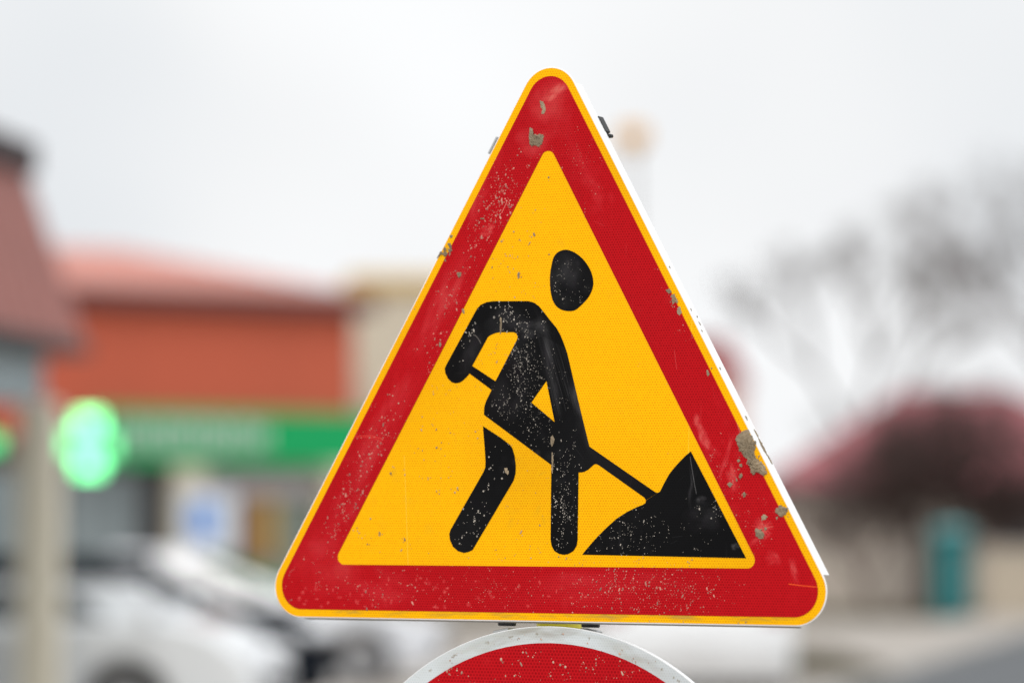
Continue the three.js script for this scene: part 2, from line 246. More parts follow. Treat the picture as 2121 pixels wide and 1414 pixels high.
function makeCar(name, label, [x, z], turn, paintColor, { L = 4.2, W = 1.76, hood = 0.95, top = 1.47, tail = 'hatch', category = 'car', axle = 0.305, screen = [1.1, 1.95], sideTo = 0.9, panel = false }) {
  const c = thing(name, label, category, [x, 0, z], turn, undefined), dull = paintColor[0] < 0.1, paint = new THREE.MeshPhysicalMaterial({ color: lin(...paintColor), roughness: dull ? 0.9 : 0.35, specularIntensity: dull ? 0 : 1, clearcoat: dull ? 0 : 1, clearcoatRoughness: 0.06 }), glassCar = dull ? glassDull : glassClear, screenGlass = dull ? glassDull : panel ? glassClear : glassSky;
  const h = L / 2, ax = L * axle, R = 0.375, s = new THREE.Shape();
  s.moveTo(-h + 0.12, 0.24); s.lineTo(-h + 0.02, 0.45); s.bezierCurveTo(-h - 0.02, 0.7, -h + 0.02, 0.85, -h + 0.1, hood + 0.02);
  s.lineTo(h - screen[0] - 0.06, hood + 0.03); s.bezierCurveTo(h - screen[0] * 0.7, hood, h - 0.35, hood - 0.08, h - 0.14, hood - 0.24); s.bezierCurveTo(h, hood - 0.36, h + 0.02, 0.42, h - 0.06, 0.26);
  s.lineTo(ax + R + 0.02, 0.2); s.absarc(ax, 0.31, R, -0.28, Math.PI + 0.28, false); s.lineTo(-ax + R, 0.2); s.absarc(-ax, 0.31, R, -0.28, Math.PI + 0.28, false); s.closePath();
  const body = part('body', new THREE.ExtrudeGeometry(s, { depth: W - 0.2, bevelEnabled: true, bevelThickness: 0.1, bevelSize: 0.07, bevelOffset: -0.07, bevelSegments: 5, curveSegments: 18 }).translate(0, 0, -W / 2 + 0.1), paint, c);
  part('underbody', box(L - 0.5, 0.2, W - 0.4, 0, 0.3, 0), plastic, c);
  const y0 = hood + 0.01, wb = W / 2 - 0.06, wt = W / 2 - 0.24, rb = tail === 'hatch' ? -h + 0.12 : -h + 0.75, rt = tail === 'hatch' ? -h + 0.5 : -h + 1.15, fb = h - screen[0], ft = h - screen[1], yT = top - 0.06;
  const P = (x, y, z) => [x, y, z], A = [rb, y0], B = [fb, y0], C = [ft, yT], D = [rt, yT];
  const g = part('greenhouse', [quad(P(...A, wb), P(...B, wb), P(...C, wt), P(...D, wt)), quad(P(...B, -wb), P(...A, -wb), P(...D, -wt), P(...C, -wt)), quad(P(...B, wb), P(...B, -wb), P(...C, -wt), P(...C, wt)), quad(P(...A, -wb), P(...A, wb), P(...D, wt), P(...D, -wt))], paint, c);
  part('roof', rbox(ft - rt + 0.06, 0.09, 2 * wt + 0.04, 0.04, (ft + rt) / 2, yT + 0.02, 0, 3), paint, c);
  const mix = (p, q, t) => p.map((v, i) => v + (q[i] - v) * t);
  const inset = (a, b, cc, d, u0, u1, v0, v1, out) => { const at = (u, v) => { const e = mix(a, b, u), f = mix(d, cc, u), m = mix(e, f, v); return [m[0] + out[0], m[1] + out[1], m[2] + out[2]]; }; return quad(at(u0, v0), at(u1, v0), at(u1, v1), at(u0, v1)); };
  part('windscreen', inset(P(...B, wb), P(...B, -wb), P(...C, -wt), P(...C, wt), 0.06, 0.94, 0.05, 0.93, [0.006, 0.006, 0]), screenGlass, c);
  part('rear_window', inset(P(...A, -wb), P(...A, wb), P(...D, wt), P(...D, -wt), 0.08, 0.92, 0.15, 0.9, [-0.006, 0.006, 0]), glassCar, c);
  for (const k of [1, -1]) {
    const q = (u0, u1) => k > 0 ? inset(P(...A, wb), P(...B, wb), P(...C, wt), P(...D, wt), u0, u1, 0.08, 0.88, [0, 0, 0.006]) : inset(P(...B, -wb), P(...A, -wb), P(...D, -wt), P(...C, -wt), 1 - u1, 1 - u0, 0.08, 0.88, [0, 0, -0.006]);
    if (!panel) part('side_window', q(0.08, 0.46), glassCar, c); part('side_window', q(panel ? 0.74 : 0.5, sideTo), glassCar, c);
    part('headlight', new THREE.SphereGeometry(1, 18, 12).scale(0.2, 0.085, 0.19).translate(h - 0.17, hood - 0.26, k * (W / 2 - 0.26)), lampGlass, c);
    part('tail_light', rbox(0.1, 0.26, 0.2, 0.03, -h + 0.06, hood - 0.12, k * (W / 2 - 0.2)), redLamp, c);
    part('mirror', [rbox(0.12, 0.13, 0.2, 0.04, fb - 0.25, y0 + 0.1, k * (W / 2 + 0.06)), box(0.06, 0.05, 0.14, fb - 0.25, y0 + 0.02, k * (W / 2 - 0.04))], paint, c);
    for (const xx of [ax, -ax]) { const w = part('wheel', tyreGeo.clone().translate(xx, 0.32, k * (W / 2 - 0.14)), rubber, c); part('rim', rimGeo.clone().translate(xx, 0.32, k * (W / 2 - 0.14)), alloy, w); }
    for (const dx of [0.42, -0.55]) part('door_handle', rbox(0.18, 0.035, 0.03, 0.012, dx - 0.15, hood - 0.12, k * (W / 2 - 0.005)), paint, c);
    part('sill', rbox(2 * ax - 2 * R, 0.1, 0.06, 0.02, 0, 0.24, k * (W / 2 - 0.02)), plastic, c);
  }
  part('grille', rbox(0.06, 0.2, 0.9, 0.02, h - 0.0, 0.46, 0), plastic, c);
  part('number_plate', rbox(0.02, 0.11, 0.5, 0.005, h + 0.035, 0.36, 0), M.white, c); part('number_plate', rbox(0.02, 0.11, 0.5, 0.005, -h - 0.012, 0.62, 0), M.white, c);
  return c;
}
makeCar('parked_car', 'white compact car parked nearest, nose pointing right beside the cream post', [-4.2, -33.3], -0.12, [0.83, 0.86, 0.89], { L: 4.4, hood: 1.0, top: 1.34, axle: 0.24, screen: [0.68, 1.3], sideTo: 0.84 });
makeCar('parked_car', 'dark blue black car parked just behind the nearest white car', [-3.93, -36.9], -0.08, [0.009, 0.012, 0.018], { L: 4.4, hood: 1.08, top: 1.56, axle: 0.27, screen: [1.1, 1.85] });
makeCar('delivery_van', 'white panel van behind the dark car, nose close to the round sign', [-3.0, -46], -0.06, [0.7, 0.73, 0.78], { L: 4.4, hood: 0.98, top: 1.6, axle: 0.29, screen: [1.45, 2.9], panel: true, category: 'van' });
makeCar('parked_van', 'white van right of the sign post, its back seen under the triangle', [1.9, -42], Math.PI / 2, [0.82, 0.84, 0.86], { L: 4.4, W: 2.05, hood: 1.15, top: 1.93, category: 'van' });

// ---------------------------------------------------------------- street furniture
{
  const s = thing('street_lamp', 'tall thin grey street lamp with small orange lantern, rising over the triangle', 'street lamp', [1.9, 0, -60]);
  const grey = mat([0.4, 0.4, 0.4], 0.5);
  part('pole', [cyl(0.07, 0.045, 7.75, 0, 0.3, 0, 20)], grey, s); part('base', cyl(0.12, 0.1, 0.6, 0, 0, 0, 20), grey, s);
  const l = part('lantern', [rbox(0.44, 0.3, 0.4, 0.06, 0.0, 8.06, 0), cyl(0.1, 0.07, 0.14, 0, 7.8, 0, 16)], mat([0.66, 0.33, 0.03], 0.5), s);
  part('lens', rbox(0.3, 0.05, 0.26, 0.02, 0, 7.885, 0), lampGlass, l);
}
{ // lit cross on a bracket in front of the red shop
  const s = thing('pharmacy_cross', 'glowing green cross sign projecting from the red shop', 'illuminated sign', [-7.53, 3.46, -68.3], 0.1);
  const glow = (k) => mat([0.0, 0.1, 0.03], 0.5, { emissive: lin(0.2, 1, 0.37), emissiveIntensity: k }), dark = mat([0.02, 0.06, 0.035], 0.6);
  part('housing', [rbox(0.5, 1.12, 0.14, 0.03), rbox(0.26, 0.54, 0.14, 0.03, 0.37), rbox(0.26, 0.54, 0.14, 0.03, -0.37)], dark, s);
  for (const [x, y, w, h, k] of [[0, 0.37, 0.44, 0.32, 5], [0, -0.37, 0.44, 0.32, 5], [0, 0, 0.44, 0.38, 1.1], [0.36, -0.05, 0.22, 0.4, 2.2], [-0.36, 0, 0.22, 0.4, 2.4]]) part('light_panel', rbox(w, h, 0.03, 0.01, x, y, 0.075), glow(k), s);
  part('bracket', [bar([0, 0.3, -0.07], [0, 0.3, -0.85], 0.025), bar([0, -0.3, -0.07], [0, -0.3, -0.85], 0.025)], plastic, s);
  const lamp = new THREE.RectAreaLight(lin(0.26, 1, 0.42), 3, 0.8, 1.1); lamp.position.set(0, 0, 0.11); lamp.lookAt(0, 0, 5); lamp.name = 'cross_light'; s.add(lamp); lamp.rotation.set(0, Math.PI, 0);
}
{ // second green cross, cut by the left edge
  const s = thing('pharmacy_cross', 'green lit shop sign cut off by the left edge under the mansard roof', 'illuminated sign', [-4.02, 2.42, -28.8], -0.14);
  part('housing', [rbox(0.16, 0.46, 0.1, 0.02), rbox(0.46, 0.16, 0.1, 0.02)], mat([0.02, 0.08, 0.04], 0.6), s);
  part('light_panel', [rbox(0.12, 0.42, 0.02, 0.008, 0, 0, 0.05), rbox(0.14, 0.12, 0.02, 0.008, 0.14, 0, 0.05), rbox(0.14, 0.12, 0.02, 0.008, -0.14, 0, 0.05)], mat([0, 0.1, 0.03], 0.5, { emissive: lin(0.1, 1, 0.35), emissiveIntensity: 1.6 }), s);
  part('bracket', bar([-0.2, 0.1, -0.04], [-0.6, 0.1, -0.3], 0.02), plastic, s);
}
{ // board with a blue emblem
  const s = thing('notice_board', 'white notice board with a blue disc on it, between the white cars and the shop', 'notice board', [-4.74, 0, -60], 0.25);
  part('panel', rbox(0.86, 0.95, 0.05, 0.02, 0, 2.0, 0), mat([0.6, 0.66, 0.74], 0.5), s);
  part('emblem', new THREE.CylinderGeometry(0.23, 0.23, 0.012, 32).rotateX(Math.PI / 2).scale(0.85, 1.3, 1).translate(-0.1, 2.05, 0.033), mat([0.03, 0.2, 0.62], 0.5), s);
  part('post', [cyl(0.035, 0.035, 1.6, -0.3, 0, -0.02, 14), cyl(0.035, 0.035, 1.6, 0.3, 0, -0.02, 14)], mat([0.4, 0.4, 0.4], 0.5), s);
}

// ---------------------------------------------------------------- the roadworks sign: local x to the right, y up, z out of the face (metres)
const AP = 0.9 / (2 * Math.sqrt(3));                                        // from the centre to an edge of the full triangle
function roundTriangle(inset, radius) {                                     // equilateral triangle with rounded corners
  const a = AP - inset, v = [[-a * Math.sqrt(3), -a], [a * Math.sqrt(3), -a], [0, 2 * a]], out = [], k = radius * Math.sqrt(3);
  for (let i = 0; i < 3; i++) {
    const p = v[i], q = v[(i + 2) % 3], n = v[(i + 1) % 3], un = (u, w) => { const d = Math.hypot(w[0] - u[0], w[1] - u[1]); return [(w[0] - u[0]) / d, (w[1] - u[1]) / d]; };
    const d0 = un(p, q), d1 = un(p, n), bis = [d0[0] + d1[0], d0[1] + d1[1]], bl = Math.hypot(...bis), cx = p[0] + bis[0] / bl * radius * 2, cy = p[1] + bis[1] / bl * radius * 2;
    const s = [p[0] + d0[0] * k, p[1] + d0[1] * k], a0 = Math.atan2(s[1] - cy, s[0] - cx);
    for (let j = 0; j <= 20; j++) { const t = a0 + j / 20 * (2 * Math.PI / 3); out.push(new THREE.Vector2(cx + Math.cos(t) * radius, cy + Math.sin(t) * radius)); }
  }
  return out;
}
const OUTLINE = {
  head: '29.9,232.2 19.9,230.1 12.7,224 8.8,212.1 6.9,197.8 7.2,186.6 9,173.8 12.9,163.3 18.9,156 27.2,151.8 37.2,150.2 46.3,151.3 55.2,157.4 62.3,163.6 68.5,171.3 72.4,180.7 73,187.9 70.5,199.1 65.8,207.9 59.3,216.1 51,223.5 40.9,229.4',
  body: '-80,166.6 -25.3,165.1 -17,163 -8.6,157.5 -1.1,149.3 9.2,137.9 18.6,128.1 24.3,119.2 30,107.9 35.8,93.5 42.7,69.6 53.1,33 71.9,-29.8 170.2,-89.3 174.5,-91 158,-100.7 156,-97.4 86.3,-54.2 82.7,-52.8 79.4,-53.5 76.3,-56.1 71,-60.2 65.7,-62.8 61.1,-63.8 56.4,-63.8 57,-152.7 55.8,-160.2 51.2,-167.2 43.6,-171.4 36.6,-172.5 28.9,-171.2 21.9,-167.4 17.5,-160.4 16,-152.1 15.5,-117 14.8,-53.8 -90.7,14 -90.8,19.9 -90,26.7 -87.3,33.5 -83.5,40.2 -79.7,47.2 -114.8,69.9 -119.4,64.8 -124.9,60.4 -129.5,57.9 -135.7,56.9 -142.7,58.6 -148.8,64 -153,71.4 -153.9,77.8 -150.9,83.4 -104.9,157.5 -99.4,162.2 -90.2,165.5',
  armhole: '-110.8,80 -87.1,118.5 -82.6,121.2 -76.1,123.4 -69.6,124.5 -47.4,124 -43.1,122.3 -40.8,117.4 -42.1,113.5 -73.9,58.8',
  elbowhole: '4.7,57.8 -17.8,29.5 18.5,3',
  leg: '-91.9,-1.2 -64.4,-16.7 -49.5,-26.5 -45.5,-31.2 -41.8,-41.4 -39.7,-54 -39.8,-65 -42.5,-74.2 -103.8,-167 -110.6,-169.9 -117.5,-171 -126.4,-168.8 -134.5,-163 -139.7,-153.7 -140.9,-146 -139.1,-140.1 -88.8,-61.4 -87,-56.3 -86.7,-49.5 -88.6,-29.2 -90.3,-15.7',
  pile: '174.8,-91.1 178.5,-89.4 180.7,-85.4 185.1,-77.4 191.7,-66.7 199.8,-57.4 208.6,-48.8 216,-42.2 222.9,-37.2 305.7,-175.1 64.3,-172.1 74.1,-161.3 86.1,-149.1 99.7,-137 114.7,-124.8 129.8,-116.1 143.4,-110.1 153.9,-106.4 157.5,-104 158.2,-101',
};
const SPLATS = {
  a: '-29.6,398.6 -25.1,397.6 -25.9,392.1 -23.1,388.5 -16.8,388.2 -9.7,389 -6.6,384.9 -7.7,380 -9.7,374.9 -14.7,372.8 -21,374.3 -25.4,373 -28.7,375 -29.2,380.5 -29.9,389.2',
  b: '-14.3,434.6 -8.9,432.8 -6,427.9 -4.7,420.8 -6.7,415.9 -11.2,415.8 -9.6,421.1 -12.7,425.9',
  c: '298.6,-11.5 305.4,-9.3 312.2,-19.7 316,-32.8 314.8,-43.5 319.9,-48.4 312.7,-51.6 304.7,-47.4 296.1,-39.2 290.5,-29.4 287.4,-21.2 292.1,-14.7',
  d: '305.4,-46.4 316.3,-46.5 325.4,-51.7 331,-58.2 334,-66.4 328.3,-69.3 320.2,-64.7 313,-68.6 310.8,-63.7 307.4,-55.5',
  e: '347.1,-112.4 352.7,-107.5 358.9,-108.8 363.6,-111.4 361.5,-117.9 355.5,-122.1 350.8,-120.5',
  f: '317.9,-136.7 325.2,-138.7 331.8,-143.8 329.7,-149 324.3,-150.7 319.5,-146.5',
  g: '326.6,-120.5 332,-118.9 335.7,-122.1 331.4,-126.3 327.1,-125.4',
  h: '181.7,174 187.7,175.8 190.7,171.1 186.3,169.2',
  i: '190.1,167.1 194.5,169 196.9,162.3 192.5,159.8',
  j: '199.4,149.7 203,152.2 206.2,143.5 202.5,139.6 199.5,143',
  k: '243.2,67.9 246.1,68.8 248.5,62.2 245.6,59.6',
  l: '276.1,-79.8 280.4,-76.6 284.9,-79.9 280.6,-84.7',
  m: '-137,205.5 -134.6,208.5 -131.7,207.4 -131.3,203.9 -133.6,200.1 -136.9,202',
  n: '-164.5,237 -160.1,234 -157.5,234.2 -157.9,231.9 -163.6,232.1 -167.6,229.4 -170.3,227.4 -166.8,232.9',
  o: '-153.4,246.6 -150.7,248.4 -147.7,244.1 -146.8,239.9 -149.2,239.5 -151.7,242.8',
  p: '-150.3,257.4 -147.2,258.4 -146.1,256.6 -148.6,253.9 -150.2,254.9',
  q: '-43.1,202.6 -41.4,205.1 -39.7,202.5 -40.1,196.4 -42.4,195.7',
  r: '-68.5,144.1 -66.6,144.4 -66,135.8 -66.4,124.8 -67.6,121.4 -68.7,129',
  s: '13.2,-16.6 16,-14.1 19.1,-20 18.2,-25 15.4,-30 13,-25.8',
  t: '15.2,-36.7 17.2,-37.6 17.8,-50.1 17.2,-65.2 15.9,-65.2',
  u: '-57.6,-58.1 -53.7,-57.3 -50,-62.4 -51.5,-66.6 -54.5,-64.9',
  v: '-103.8,279.1 -101.1,279.9 -97.1,279.1 -97,277.7 -101.8,277.6',
  w: '-158.5,225.6 -156.6,226.3 -155.2,222.7 -157.6,222.1',
  x: '-128.8,157.4 -126.9,158 -124.3,152.4 -125.9,150.4 -127.9,151.8',
  y: '-163.6,112.4 -161.2,113 -160,108.9 -161.9,106.1 -163.8,107.5',
};
const CLUSTERS = [                                                          // surface, centre, half size (mm), turn, how many, radius from, to (mm)
  ['k', -55, 149, 21, 27, 0, 110, 0.61, 1.63],
  ['k', -39, 87, 22, 39, 0, 260, 0.41, 0.95],
  ['k', -23, 70, 26, 48, 10, 380, 0.34, 0.75],
  ['k', -127, 105, 9, 45, -30, 55, 0.61, 1.63],
  ['k', -48, 19, 37, 39, 0, 240, 0.34, 0.88],
  ['k', -3, 12, 26, 39, 0, 140, 0.27, 0.61],
  ['k', 36, -103, 19, 61, 0, 430, 0.41, 0.88],
  ['k', -101, -116, 22, 58, -30, 120, 0.48, 1.50],
  ['k', 124, -147, 48, 25, 0, 300, 0.34, 0.88],
  ['k', 260, -109, 16, 12, 0, 60, 0.34, 1.09],
  ['k', 29, 192, 27, 34, 0, 170, 0.27, 0.61],
  ['k', 39, 76, 15, 71, -12, 90, 0.27, 0.54],
  ['k', 217, -141, 66, 32, 0, 80, 0.27, 0.61],
  ['r', -67, 315, 25, 35, -28, 300, 0.48, 1.29],
  ['r', -92, 274, 21, 39, -28, 200, 0.41, 1.09],
  ['r', -132, 196, 16, 58, -28, 140, 0.41, 1.16],
  ['r', -175, 106, 19, 52, -28, 90, 0.41, 1.09],
  ['r', -249, -8, 28, 45, -28, 190, 0.41, 1.22],
  ['r', -290, -77, 18, 42, -28, 170, 0.48, 1.36],
  ['r', -319, -136, 13, 32, -28, 90, 0.54, 1.36],
  ['r', 40, 353, 27, 39, 28, 150, 0.27, 0.61],
  ['r', 154, -215, 81, 30, 0, 640, 0.48, 1.22],
  ['r', 232, -219, 52, 23, 0, 160, 0.34, 0.75],
  ['r', -80, -220, 111, 26, 0, 360, 0.27, 0.75],
  ['r', -247, -224, 66, 22, 0, 130, 0.41, 1.22],
  ['r', 271, -69, 16, 39, 28, 140, 0.27, 0.75],
  ['r', 314, -131, 27, 32, 28, 90, 0.27, 0.75],
  ['r', 197, 149, 10, 45, 28, 40, 0.27, 0.68],
  ['r', 3, 354, 44, 16, 0, 60, 0.27, 0.75],
  ['r', -356, -209, 37, 26, 0, 70, 0.41, 1.16],
  ['y', -35, 265, 27, 45, 0, 55, 0.48, 1.36],
  ['y', -60, 207, 41, 32, 0, 50, 0.48, 1.36],
  ['y', -30, 180, 30, 19, 0, 30, 0.41, 1.02],
  ['y', -182, -51, 37, 35, 0, 60, 0.54, 1.50],
  ['y', -249, -149, 52, 32, 0, 40, 0.54, 1.77],
  ['y', -146, 20, 44, 39, 0, 40, 0.41, 1.16],
  ['y', -41, -110, 41, 52, 0, 50, 0.41, 1.02],
  ['y', -80, 91, 22, 26, 0, 22, 0.41, 1.09],
  ['y', 1, -174, 148, 9, 0, 60, 0.41, 1.22],
  ['y', 132, -183, 111, 6, 0, 40, 0.41, 1.02],
  ['y', 241, 72, 15, 77, 28, 30, 0.34, 0.95],
  ['y', -175, 237, 10, 77, -28, 30, 0.54, 1.77],
  ['y', -365, -176, 7, 39, -28, 30, 0.48, 1.36],
  ['y', 308, -4, 7, 39, 28, 40, 0.41, 1.50],
  ['y', 198, -256, 89, 3, 0, 24, 0.41, 1.02],
  ['y', 3, 51, 244, 213, 0, 120, 0.27, 0.75],
  ['c', 19, -317, 96, 19, 0, 130, 0.54, 1.77],
  ['c', -114, -335, 66, 16, -40, 40, 0.48, 1.36],
  ['c', 135, -327, 66, 13, 30, 50, 0.54, 1.77],
  ['c', 11, -280, 118, 8, 0, 26, 0.54, 1.36],
];
// colour maps of the sheeting: prismatic cells, dust film, scuffs
const SX = 0.95, UV0 = [-0.475, -0.43];
function signUV(g) { const p = g.attributes.position, u = new Float32Array(p.count * 2); for (let i = 0; i < p.count; i++) { u[2 * i] = (p.getX(i) - UV0[0]) / SX; u[2 * i + 1] = (p.getY(i) - UV0[1]) / SX; } g.setAttribute('uv', new THREE.BufferAttribute(u, 2)); return g; }
function sheeting(base, cell, gap, dust, extra, seed) {
  const N = 2048, c = document.createElement('canvas'); c.width = c.height = N; const k = c.getContext('2d'), r = rng(seed), X = (x) => (x - UV0[0]) / SX * N, Y = (y) => N - (y - UV0[1]) / SX * N, mm = N / SX / 1000;
  k.fillStyle = base; k.fillRect(0, 0, N, N);
  k.fillStyle = cell; const a = 3.9 * mm;
  for (let j = 0, y = 0; y < N; j++, y += a * 0.866) for (let x = (j % 2) * a / 2; x < N; x += a) { k.globalAlpha = 0.65 + r() * 0.35; k.beginPath(); for (let i = 0; i < 6; i++) { const t = i * 1.0472 + 0.5236; k.lineTo(x + Math.cos(t) * a * gap, y + Math.sin(t) * a * gap); } k.fill(); }
  k.globalAlpha = 1;
  for (let i = 0; i < 2600; i++) {                                          // fine dust in clumps
    const x = r() * N, y = r() * N, d = fbm(x / N * 7, y / N * 7, seed, 3); if (d < 0.02) continue;
    const s = (2 + r() * 9) * mm; const g = k.createRadialGradient(x, y, 0, x, y, s); g.addColorStop(0, dust + (0.1 * Math.min(1, d * 3)).toFixed(3) + ')'); g.addColorStop(1, dust + '0)'); k.fillStyle = g; k.fillRect(x - s, y - s, 2 * s, 2 * s);
  }
  for (let i = 0; i < 60; i++) {                                            // old rain runs and uneven fading
    const x = r() * N, y = r() * N, l = (20 + r() * 90) * mm, w = (0.6 + r() * 2.6) * mm, g = k.createLinearGradient(0, y, 0, y + l), v = (0.03 + r() * 0.07).toFixed(3); g.addColorStop(0, dust + '0)'); g.addColorStop(0.25, dust + v + ')'); g.addColorStop(1, dust + '0)'); k.fillStyle = g; k.fillRect(x, y, w, l);
  }
  for (let i = 0; i < 26; i++) { const x = r() * N, y = r() * N, s = (50 + r() * 110) * mm, g = k.createRadialGradient(x, y, 0, x, y, s), tone = r() < 0.5 ? dust : 'rgba(30,10,0,', v = (0.02 + r() * 0.05).toFixed(3); g.addColorStop(0, tone + v + ')'); g.addColorStop(1, tone + '0)'); k.fillStyle = g; k.fillRect(x - s, y - s, 2 * s, 2 * s); }
  k.lineCap = 'round';
  for (let i = 0; i < 240; i++) {                                           // hairline scratches
    const x = r() * N, y = r() * N, t = r() * 6.28, l = (3 + r() * 16) * mm; k.strokeStyle = dust + (0.1 + r() * 0.16).toFixed(2) + ')'; k.lineWidth = 0.6 + r() * 0.6; k.beginPath(); k.moveTo(x, y); k.quadraticCurveTo(x + Math.cos(t) * l * 0.5 + r() * 6, y + Math.sin(t) * l * 0.5, x + Math.cos(t) * l, y + Math.sin(t) * l); k.stroke();
  }
  const smear = (x, y, w, h, turn, al) => {                               // an uneven film: many overlapping faint dabs
    const n = 26; k.save(); k.translate(X(x / 1000), Y(y / 1000)); k.rotate(turn);
    for (let i = 0; i < n; i++) {
      const q = Math.sqrt(r()), t = r() * 6.283, px = Math.cos(t) * q * w * mm * 0.8, py = Math.sin(t) * q * h * mm * 0.8, s = (0.2 + r() * 0.4);
      k.save(); k.translate(px, py); k.rotate((r() - 0.5) * 0.8); k.scale(Math.max(0.8, w * s) * mm, Math.max(0.8, h * s) * mm); const g = k.createRadialGradient(0, 0, 0, 0, 0, 1), v = al * (0.12 + r() * 0.3); g.addColorStop(0, dust + v.toFixed(3) + ')'); g.addColorStop(0.7, dust + (v * 0.75).toFixed(3) + ')'); g.addColorStop(1, dust + '0)'); k.fillStyle = g; k.fillRect(-1, -1, 2, 2); k.restore();
    }
    k.restore();
  };
  const hair = (x0, y0, x1, y1, w, style, bend = 0) => { k.strokeStyle = style; k.lineWidth = w * mm; k.beginPath(); k.moveTo(X(x0 / 1000), Y(y0 / 1000)); k.quadraticCurveTo(X((x0 + x1) / 2000), Y((y0 + y1) / 2000 + bend / 1000), X(x1 / 1000), Y(y1 / 1000)); k.stroke(); };
  extra(smear, hair, r, k);
  const t = new THREE.CanvasTexture(c); t.colorSpace = THREE.SRGBColorSpace; t.generateMipmaps = true; t.minFilter = THREE.LinearMipmapLinearFilter; t.anisotropy = 8; return t;
}
const gloss = (map) => new THREE.MeshPhysicalMaterial({ map, roughness: 0.42, specularIntensity: 0.15 });
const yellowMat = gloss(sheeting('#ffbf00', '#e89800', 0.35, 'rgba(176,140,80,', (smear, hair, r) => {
  for (let i = 0; i < 26; i++) smear(-260 + r() * 300, -240 + r() * 560, 3 + r() * 10, 2 + r() * 8, r() * 3, 0.08);
  for (let i = 0; i < 30; i++) smear(-440 + r() * 900, -256 + r() * 6, 16 + r() * 25, 3, 0, 0.3);  // dirt along the bottom rim, with the shade of its bend painted in
  hair(-215, -40, -205, -190, 0.5, 'rgba(255,235,190,.5)'); hair(221, 145, 219, -60, 0.5, 'rgba(255,240,200,.4)');
}, 71));
const redMat = gloss(sheeting('#bf0f19', '#94030c', 0.38, 'rgba(232,150,130,', (smear, hair, r) => {
  smear(9, 445, 24, 8, -0.5, 0.34); smear(0, 420, 40, 42, 0, 0.2); smear(-20, 378, 30, 22, 0, 0.18); smear(242, -19, 9, 17, -0.4, 0.42); smear(233, 0, 8, 12, -0.3, 0.26); smear(275, -45, 5, 34, 0.3, 0.2); smear(285, -70, 9, 20, -0.2, 0.3);
  smear(-92, 262, 13, 8, -0.3, 0.34); smear(-100, 330, 16, 60, 0.5, 0.2); smear(-160, 165, 18, 90, 0.5, 0.2); smear(-250, 0, 20, 90, 0.5, 0.16); smear(-300, -90, 22, 70, 0.5, 0.1); smear(-340, -190, 55, 45, 0, 0.12); smear(-230, -222, 80, 22, 0, 0.07); smear(110, -215, 120, 26, 0, 0.08); smear(328, -134, 13, 15, 0, 0.34); smear(326, -150, 18, 6, -0.5, 0.2); smear(60, 330, 14, 70, -0.5, 0.08); smear(374, -190, 5, 22, -0.3, 0.26); smear(345, -175, 14, 10, 0.5, 0.2);
  for (let i = 0; i < 60; i++) smear(-390 + r() * 480, -205 - r() * 40, 1.2 + r() * 3, 1.2 + r() * 3, 0, 0.2 + r() * 0.16);
  for (let i = 0; i < 16; i++) { const t = r() * 6.28; hair(328 + Math.cos(t) * 4, -136 + Math.sin(t) * 4, 328 + Math.cos(t) * 16, -136 + Math.sin(t) * 14, 0.6, 'rgba(232,150,130,.4)'); }
  hair(367, -207.5, 412, -211, 0.9, 'rgba(250,110,40,.9)', -1); hair(-296, -14, -249, -18, 0.7, 'rgba(235,90,70,.8)', 7); hair(-292, -15, -252, -21, 0.7, 'rgba(235,90,70,.6)', 7); hair(285, 10, 302, -38, 0.9, 'rgba(200,130,105,.8)', 2); hair(-62, 300, -70, 285, 0.8, 'rgba(240,180,160,.8)'); hair(200, 70, 196, 95, 0.4, 'rgba(240,180,160,.6)');
}, 72));
const blackMat = gloss(sheeting('#0b0b0d', '#060607', 0.36, 'rgba(150,148,150,', (smear, hair, r) => {
  smear(10, 75, 9, 75, -0.2, 0.18); smear(-20, 128, 22, 16, 0, 0.22); smear(-60, 130, 36, 30, 0, 0.12); smear(30, 190, 34, 40, 0, 0.14); smear(-45, 60, 40, 60, 0.3, 0.1); smear(225, -78, 3, 34, 0.1, 0.15); smear(238, -100, 9, 6, 0, 0.18); smear(245, -120, 30, 20, 0, 0.1); smear(62, 20, 14, 60, -0.25, 0.2); smear(290, -160, 6, 5, 0, 0.3); smear(-118, 100, 16, 40, 0.5, 0.1);
  for (let i = 0; i < 26; i++) { const x = -12 + i * 1.7; hair(x, 122 - i * 0.8, x + 26 + r() * 8, 10 + r() * 30, 0.4, 'rgba(165,163,165,' + (0.1 + r() * 0.2).toFixed(2) + ')', 2); }
  hair(-110, 122, -98, 110, 1.1, 'rgba(170,160,150,.55)', 5); hair(222, -44, 232, -92, 0.8, 'rgba(190,188,188,.5)', -3);
}, 73));
const aluWhite = new THREE.MeshPhysicalMaterial({ color: lin(0.84, 0.85, 0.86), roughness: 0.4, specularIntensity: 0.6 }), aluGrey = mat([0.45, 0.46, 0.46], 0.45, { metalness: 0.6 }), blackMetal = mat([0.012, 0.013, 0.015], 0.5);
const mudMat = mat([1, 1, 1], 0.95, { map: grain(14, [0.3, 0.235, 0.155], 0.45, 51), bumpMap: grain(14, [0.5, 0.5, 0.5], 0.7, 52), bumpScale: 0.0012 });

